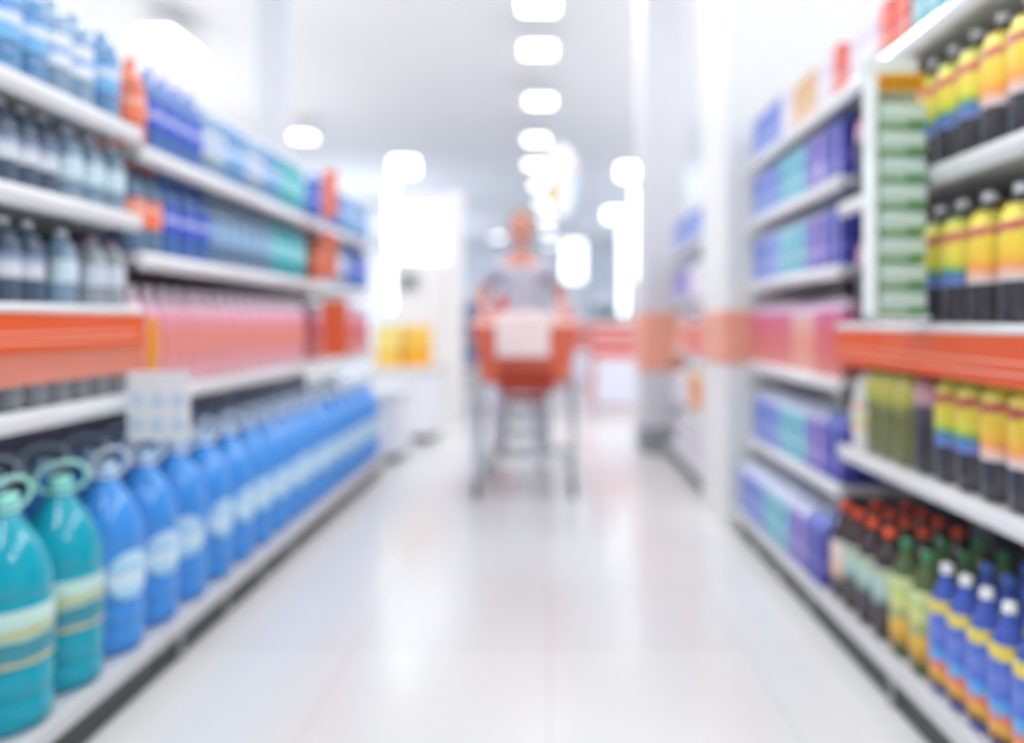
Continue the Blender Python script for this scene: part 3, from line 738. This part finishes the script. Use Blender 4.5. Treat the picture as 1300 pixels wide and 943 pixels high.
tv = [((0, 0, .95), (.158, .112)), ((0, 0, .87), (.165, .115))]; te = [(0, 1)]
for s in (-1, 1):
    step = .10 if s < 0 else -.06
    a = addv(tv, te, (s*.095, 0, .80), .092, 1); k = addv(tv, te, (s*.13, -.03-step*.4, .50), .074, a)
    c_ = addv(tv, te, (s*.145, 0-step*.5, .33), .072, k); addv(tv, te, (s*.15, .01-step, .10), .060, c_)
shell(tv, te, mat('trousers_paleblue', (236, 241, 250), .8), 'trousers')
for s in (-1, 1):
    step = .10 if s < 0 else -.06
    me = skin_mesh([((s*.15, .035-step, .055), .046), ((s*.152, -.03-step, .052), .045), ((s*.16, -.15-step, .042), (.046, .036)), ((s*.162, -.19-step, .038), (.036, .03))], [(0, 1), (1, 2), (2, 3)], 0, 2)
    zmin = min(v.co.z for v in me.vertices)
    for v in me.vertices: v.co.z = max(v.co.z - zmin*0, .003)
    me.materials.append(mat('shoe_white', (242, 243, 246), .5)); obj('shoe', me, None, person)
hm = remesh([ell((0, .022, 1.672), (.085, .098, .098), 28)], .008, 1)
bmh = bmesh.new(); bmh.from_mesh(hm)
bmesh.ops.delete(bmh, geom=[v for v in bmh.verts if (v.co.y < -.055 and v.co.z < 1.705) or (v.co.z < 1.62 and v.co.y < .03) or v.co.z < 1.585], context='VERTS')
bmesh.ops.solidify(bmh, geom=bmh.faces[:], thickness=.006)
obj('hair', bmh, mat('hair_brown', (120, 84, 74), .7), person, True)
for s in (-1, 1):
    e = ell((s*.03, -.0885, 1.645), (.0135, .009, .008), 14); e.materials.append(mat('eye_white', (235, 232, 230), .2)); eo = obj('eye', e, None, person)
    e = ell((s*.03, -.0955, 1.645), (.0055, .003, .0055), 12); e.materials.append(mat('iris_brown', (60, 42, 36), .2)); obj('iris', e, None, eo)
    e = ell((s*.031, -.0975, 1.672), (.019, .004, .0035), 12); e.materials.append(_M['hair_brown']); obj('eyebrow', e, None, person)
e = ell((0, -.0985, 1.571), (.021, .004, .0055), 14); e.materials.append(mat('lips', (190, 105, 100), .5)); obj('mouth', e, None, person)

# red pouch hanging on the handle by the person's hand
t = empty('red_pouch', (PX-.115, ctr.y+.72, 1.0455)); tag(t, "small red pouch resting on the cart handle beside the person's hand", 'pouch')
b = bmesh.new(); bx(b, -.035, .035, -.03, .03, 0, .10, .018); obj('bag', b, mat('pouch_red', (214, 48, 48), .45), t, True)
b = bmesh.new(); bx(b, -.03, .03, -.006, .006, .1005, .112, .003); obj('zip', b, mat('pouch_zip', (150, 30, 36), .4), t)

# ---------------------------------------------------------------- lamps
glow = mat('lamp_glow', (255, 255, 255), emit=14)
glow_soft = mat('lamp_glow_soft', (238, 246, 255), emit=6)
lamp0 = None
def lamp(X, Y, z=4.0, label='', sx=.34, sy=.34, first=None):
    global lamp0
    if lamp0 is None:
        t = empty('ceiling_lamp')
        obj('housing', box(-.2, .2, -.2, .2, .012, .09, .01), mat('lamp_housing', (225, 228, 232), .4), t)
        obj('diffuser', box(-.17, .17, -.17, .17, -.01, .0115, .003), glow, t)
        b = bmesh.new(); tube(b, [(0, 0, .0905), (0, 0, ZC-4.0-.001)], .008, 8); obj('stem', b, _M['lamp_housing'], t)
        lamp0 = t; o = t
    else: o = copy_tree(lamp0)
    o.location = (X, Y, z); tag(o, label, 'lamp', 'ceiling lamps of the shop')
    return o
rowY = [7.5, 8.75, 10.8, 13.1, 15.2, 17.5, 20.2, 23.4, 27.2, 31]
rowX = [-.10, -.12, -.12, -.21, -.27, -.2, -.14, -.07, 0.0, 0.05]
for i, (Y, X) in enumerate(zip(rowY, rowX)):
    lamp(X, Y, label=f'{ordinal(i+1)} square ceiling lamp from the camera in the row over the aisle')
for i, Y in enumerate((8.3, 8.72, 12.9)):
    lamp(-4.08 + (0.05 if Y > 10 else 0), Y, label=f'{ordinal(i+1)} square ceiling lamp from the camera, above the blue bottle shelves')
lamp(-1.85, 28.5, label="square ceiling lamp beside the person's head, far down the hall")

# columns carrying upright light tubes and a floodlight head
def tube_lamp(X, Y, z0, z1, headx, label):
    t = empty('column_light', (X, Y, 0)); tag(t, label, 'light', 'upright light columns')
    obj('post', box(-.06, .06, .025, .12, 0.001, z1+.12, .006), pillar_m, t)
    obj('tube', box(-.045, .045, -.02, .0245, z0, z1, .01), glow_soft, t)
    b = bmesh.new(); bx(b, min(0, headx), max(0, headx), -.04, .06, z1+.121, z1+.27, .02); obj('lamp_head', b, glow, t)
    obj('foot', box(-.12, .12, -.06, .16, .0005, .03, .006), cg, t)
tube_lamp(1.07, 9.6, 1.5, 2.62, -.22, 'lit white light column with lamp head, beside the grey pillar')
tube_lamp(1.17, 12.4, 1.1, 2.47, -.28, 'lit white light column standing farther off, behind the taller lit one')
tube_lamp(-1.58, 7.9, 1.1, 2.35, .25, 'lit white light column next to the bright window')

# bright shop window at the end of the water side
w = obj('window_1', box(-1.47, -.99, 7.72, 7.74, 1.58, 2.13), mat('daylight_pane', (248, 252, 255), emit=3.0)); tag(w, kind='structure')
b = bmesh.new()
for q in ((-1.51, -1.4705, 7.66, 7.8, 1.5, 2.22), (-.9895, -.986, 7.66, 7.8, 1.5, 2.22), (-1.51, -.986, 7.66, 7.8, 2.131, 2.22), (-1.51, -.986, 7.66, 7.8, 0, 1.579)): bx(b, *q)
o = obj('window_frame', b, white_wall, w)
# small dark hatch under the window
t = empty('wall_mounted_screen', (-1.37, 7.655, 1.30)); tag(t, 'small grey screen mounted on the wall under the bright window', 'screen')
obj('casing', box(-.11, .11, -.02, -.001, 0, .17, .006), mat('screen_casing', (190, 196, 200), .4), t)
obj('display', box(-.06, .07, -.024, -.0205, .03, .15), mat('screen_dark', (120, 135, 140), .2), t)

# hanging oval sign
t = empty('hanging_oval_sign', (.12, 8.0, 2.42)); tag(t, 'oval sign in white, orange, pink and blue hanging from the ceiling', 'sign')
def oval(rx, rz, th, cx=0, cz=0):
    b = bmesh.new(); bmesh.ops.create_circle(b, cap_ends=True, radius=1, segments=40)
    bmesh.ops.scale(b, vec=(rx, rz, 1), verts=b.verts); r = bmesh.ops.extrude_face_region(b, geom=b.faces[:])
    bmesh.ops.translate(b, vec=(0, 0, th), verts=[v for v in r['geom'] if isinstance(v, bmesh.types.BMVert)])
    bmesh.ops.rotate(b, matrix=Matrix.Rotation(PI/2, 3, 'X'), verts=b.verts); bmesh.ops.translate(b, vec=(cx, 0, cz), verts=b.verts); return b
obj('board', oval(.17, .36, .03), mat('sign_white', (244, 244, 252), .4), t)
for nm, c, a in (('orange_shape', (255, 170, 100), (.055, .15, .004, -.075, -.13)), ('pink_shape', (250, 190, 200), (.03, .09, .004, .10, .10)), ('blue_shape', (170, 215, 240), (.03, .18, .004, .125, -.08))):
    o = obj(nm, oval(*a), mat('sign_' + nm, c, .4), t); o.location = (0, -.0305, 0)
for s in (-1, 1):
    b = bmesh.new(); tube(b, [(s*.05, -.015, .345), (s*.05, -.015, ZC-2.42-.001)], .003, 6); obj('cable', b, cg, t)

# ---------------------------------------------------------------- things beyond the aisle
def bin_(X, Y, wx, wy, h, m, label, name='display_bin'):
    t = empty(name, (X, Y, 0)); tag(t, label, 'display bin')
    obj('body', box(-wx/2, wx/2, -wy/2, wy/2, .06, h-.06, .01), m, t)
    obj('base', box(-wx/2+.03, wx/2-.03, -wy/2+.03, wy/2-.03, .001, .0595), kick_m, t)
    b = bmesh.new()
    bx(b, -wx/2-.01, wx/2+.01, -wy/2-.01, -wy/2+.02, h-.0595, h, .004); bx(b, -wx/2-.01, wx/2+.01, wy/2-.02, wy/2+.01, h-.0595, h, .004)
    bx(b, -wx/2-.01, -wx/2+.02, -wy/2+.021, wy/2-.021, h-.0595, h, .004); bx(b, wx/2-.02, wx/2+.01, -wy/2+.021, wy/2-.021, h-.0595, h, .004)
    obj('rim', b, rail_m, t)
binw = mat('bin_white', (238, 242, 250), .4)
bin_(-1.22, 6.75, .55, .6, .62, binw, 'white display bin with yellow boxes at the end of the water side')
bin_(-1.30, 5.75, .5, .5, .50, binw, 'low white display bin just past the last blue jugs')
ybox = mat('box_yellow', (252, 205, 90), .4)
for k, (dx, dz, c, nm) in enumerate(((-.13, 0, ybox, 'pale yellow'), (.1, 0, mat('box_amber', (252, 180, 40), .4), 'deep yellow'), (-.13, .2, mat('box_lemon', (253, 232, 140), .4), 'lemon'), (.1, .2, ybox, 'yellow upper'))):
    t = empty('product_box', (-1.22+dx, 6.75, .5615+dz+.0)); tag(t, f'{nm} box stacked on the white bin under the bright window', 'box', 'yellow boxes on the white bin')
    obj('carton', box(-.1, .1, -.15, .15, 0, .196, .004), c, t); obj('tape', box(-.012, .012, -.1515, .1515, .1962, .1975), rail_m, t)
# checkout counters; the distant red haze band is painted into their colour
rc = mat('counter_red', (228, 104, 84), .4); rw = mat('counter_white', (238, 232, 246), .35)
def counter(X, Y, w, label):
    t = empty('checkout_counter', (X, Y, 0)); tag(t, label, 'counter', 'red checkout counters beyond the aisle')
    obj('cabinet', box(-w/2, w/2, -.3, .3, .08, .95, .01), rc, t); obj('plinth', box(-w/2+.03, w/2-.03, -.27, .27, .001, .0795), binw, t)
    obj('worktop', box(-w/2-.02, w/2+.02, -.33, .33, .951, .99, .006), mat('worktop_pink', (246, 214, 208), .3), t)
    for z in (.72, .85): obj('rail', box(-w/2, w/2, -.325, -.301, z, z+.03, .004), rw, t)
    obj('lower_panel', box(-w/2+.02, w/2-.02, -.312, -.301, .1, .6, .004), mat('counter_panel', (226, 230, 246), .4), t)
counter(.78, 8.7, .62, 'red checkout counter with white rails standing by the grey pillar')
counter(-.58, 8.6, .34, 'narrow red checkout counter behind the person on the window side')
counter(.42, 11.5, .5, 'distant red checkout counter seen past the cart')
t = empty('lit_light_box', (.39, 12.6, 0)); tag(t, 'white lit light box on a post behind the distant red counter', 'light box')
obj('post', box(-.04, .04, -.02, .02, .001, 1.6), binw, t)
obj('casing', box(-.19, .19, -.04, .04, 1.601, 2.3, .01), binw, t); obj('lit_panel', box(-.16, .16, -.052, -.041, 1.64, 2.26, .003), glow_soft, t)
# far shelving with blue goods
def far_rack(X, Y, w, label):
    t = empty('display_rack', (X, Y, 0)); tag(t, label, 'display rack', 'far display racks')
    obj('frame', box(-w/2, w/2, .2, .24, 0.001, 1.5, .01), binw, t)
    for z in (.3, .7, 1.1): obj('shelf', box(-w/2, w/2, -.2, .199, z-.02, z, .004), binw, t)
    return t
for X, Y, w, lab, cc in ((-1.2, 14, 1.0, 'distant white rack holding dark blue tubs, behind the window wall', (70, 120, 190)), (1.35, 15, 1.1, 'distant white rack holding teal tubs, between lit columns', (70, 140, 165)), (-.1, 19, 1.2, 'farthest white rack with pale blue tubs at the hall end', (150, 190, 235))):
    far_rack(X, Y, w, lab)
    m = mat(f'tub_{cc[0]}_{cc[1]}', cc, .4); proto = None; c_ = 0
    for z in (.3, .7, 1.1):
        for k in range(4):
            c_ += 1
            if proto is None:
                proto = empty('storage_tub'); b = bmesh.new(); lathe(b, [(0, 0), (.075, 0), (.095, .2), (.095, .21), (0, .21)], 18); obj('tub', b, m, proto, True)
                b = bmesh.new(); lathe(b, [(0, .211), (.1, .211), (.1, .225), (0, .228)], 18); obj('lid', b, binw, proto, True); o = proto
            else: o = copy_tree(proto)
            o.location = (X - w/2 + (k+.5)*w/4, Y, z+.001)
            tag(o, f"lidded tub on the {lab.split(' holding')[0].split(' with')[0]} at {Y} metres, {ordinal(k+1)} along its {['lower','middle','upper'][int((z-.3)/.39)]} shelf".replace('14 metres', 'the window wall').replace('15 metres', 'the lit columns').replace('19 metres', 'the hall end'),
                'tub', f"tubs on the {lab.split(' holding')[0].split(' with')[0]} {['by the window', 'by the columns', 'at the hall end'][(Y==15)+2*(Y==19)]}")

# ---------------------------------------------------------------- lights
def area(X, Y, z, sx, sy, e, up=False, c=(1, .985, .97)):
    l = bpy.data.lights.new('ceiling_light', 'AREA'); l.shape = 'RECTANGLE'; l.size = sx; l.size_y = sy; l.energy = e; l.color = c
    o = bpy.data.objects.new('ceiling_light', l); COL.objects.link(o); o.location = (X, Y, z)
    if up: o.rotation_euler = (PI, 0, 0)
    return o
for Y in (-1.5, 1.2, 3.9, 6.6):
    for X in (-3.9, -.1, 3.7): area(X, Y, 4.15, .35, 1.3, 105)
for X, Y, e in ((3.7, 12, 170), (6.2, 20.5, 200), (7.8, 28, 260), (-7.8, 31, 330)): area(X, Y, 4.2, 1.6, 2.4, e, c=(.93, .96, 1))  # unseen panels added out of sight to brighten the far hall
for Y in (1, 6):
    for X in (-4, 3.5): area(X, Y, 2.0, 3, 4, 125 if X > 0 or Y < 3 else 85, up=True)  # unseen uplights without fixtures, added to brighten the near ceiling
for X, Y in ((-5.5, 11), (4.5, 11)): area(X, Y, 1.8, 3, 4, 150, up=True)  # more added uplights, unseen from below, for the ceiling past the shelves
for X, Y in ((-5, 19), (5, 19), (-5, 27), (5, 27)): area(X, Y, 1.6, 3, 4, 230, up=True, c=(.80, .88, 1))  # added unseen uplights that turn the far ceiling bright and bluish

wd = bpy.data.worlds.new('world'); sc.world = wd; wd.use_nodes = True
bg = wd.node_tree.nodes['Background']; bg.inputs['Color'].default_value = (.93, .96, 1, 1); bg.inputs['Strength'].default_value = 1.0

# ---------------------------------------------------------------- camera
cam = bpy.data.cameras.new('camera'); co_ = bpy.data.objects.new('camera', cam); COL.objects.link(co_)
cam.sensor_width = 36; cam.lens = 36*F/1300
co_.location = (0, 0, H); co_.rotation_euler = (PI/2, 0, 0)
cam.shift_x = -(VX-650)/1300; cam.shift_y = -(471.5-VY)/1300
cam.clip_start = .02
cam.dof.use_dof = True; cam.dof.focus_distance = .85; cam.dof.aperture_fstop = 1.15
sc.camera = co_
sc.view_settings.view_transform = 'Standard'; sc.view_settings.look = 'None'; sc.view_settings.gamma = 1; sc.view_settings.use_curve_mapping = False
sc.view_settings.exposure = -1.2
sc.cycles.use_denoising = True
sc.cycles.max_bounces = 10; sc.cycles.transmission_bounces = 8
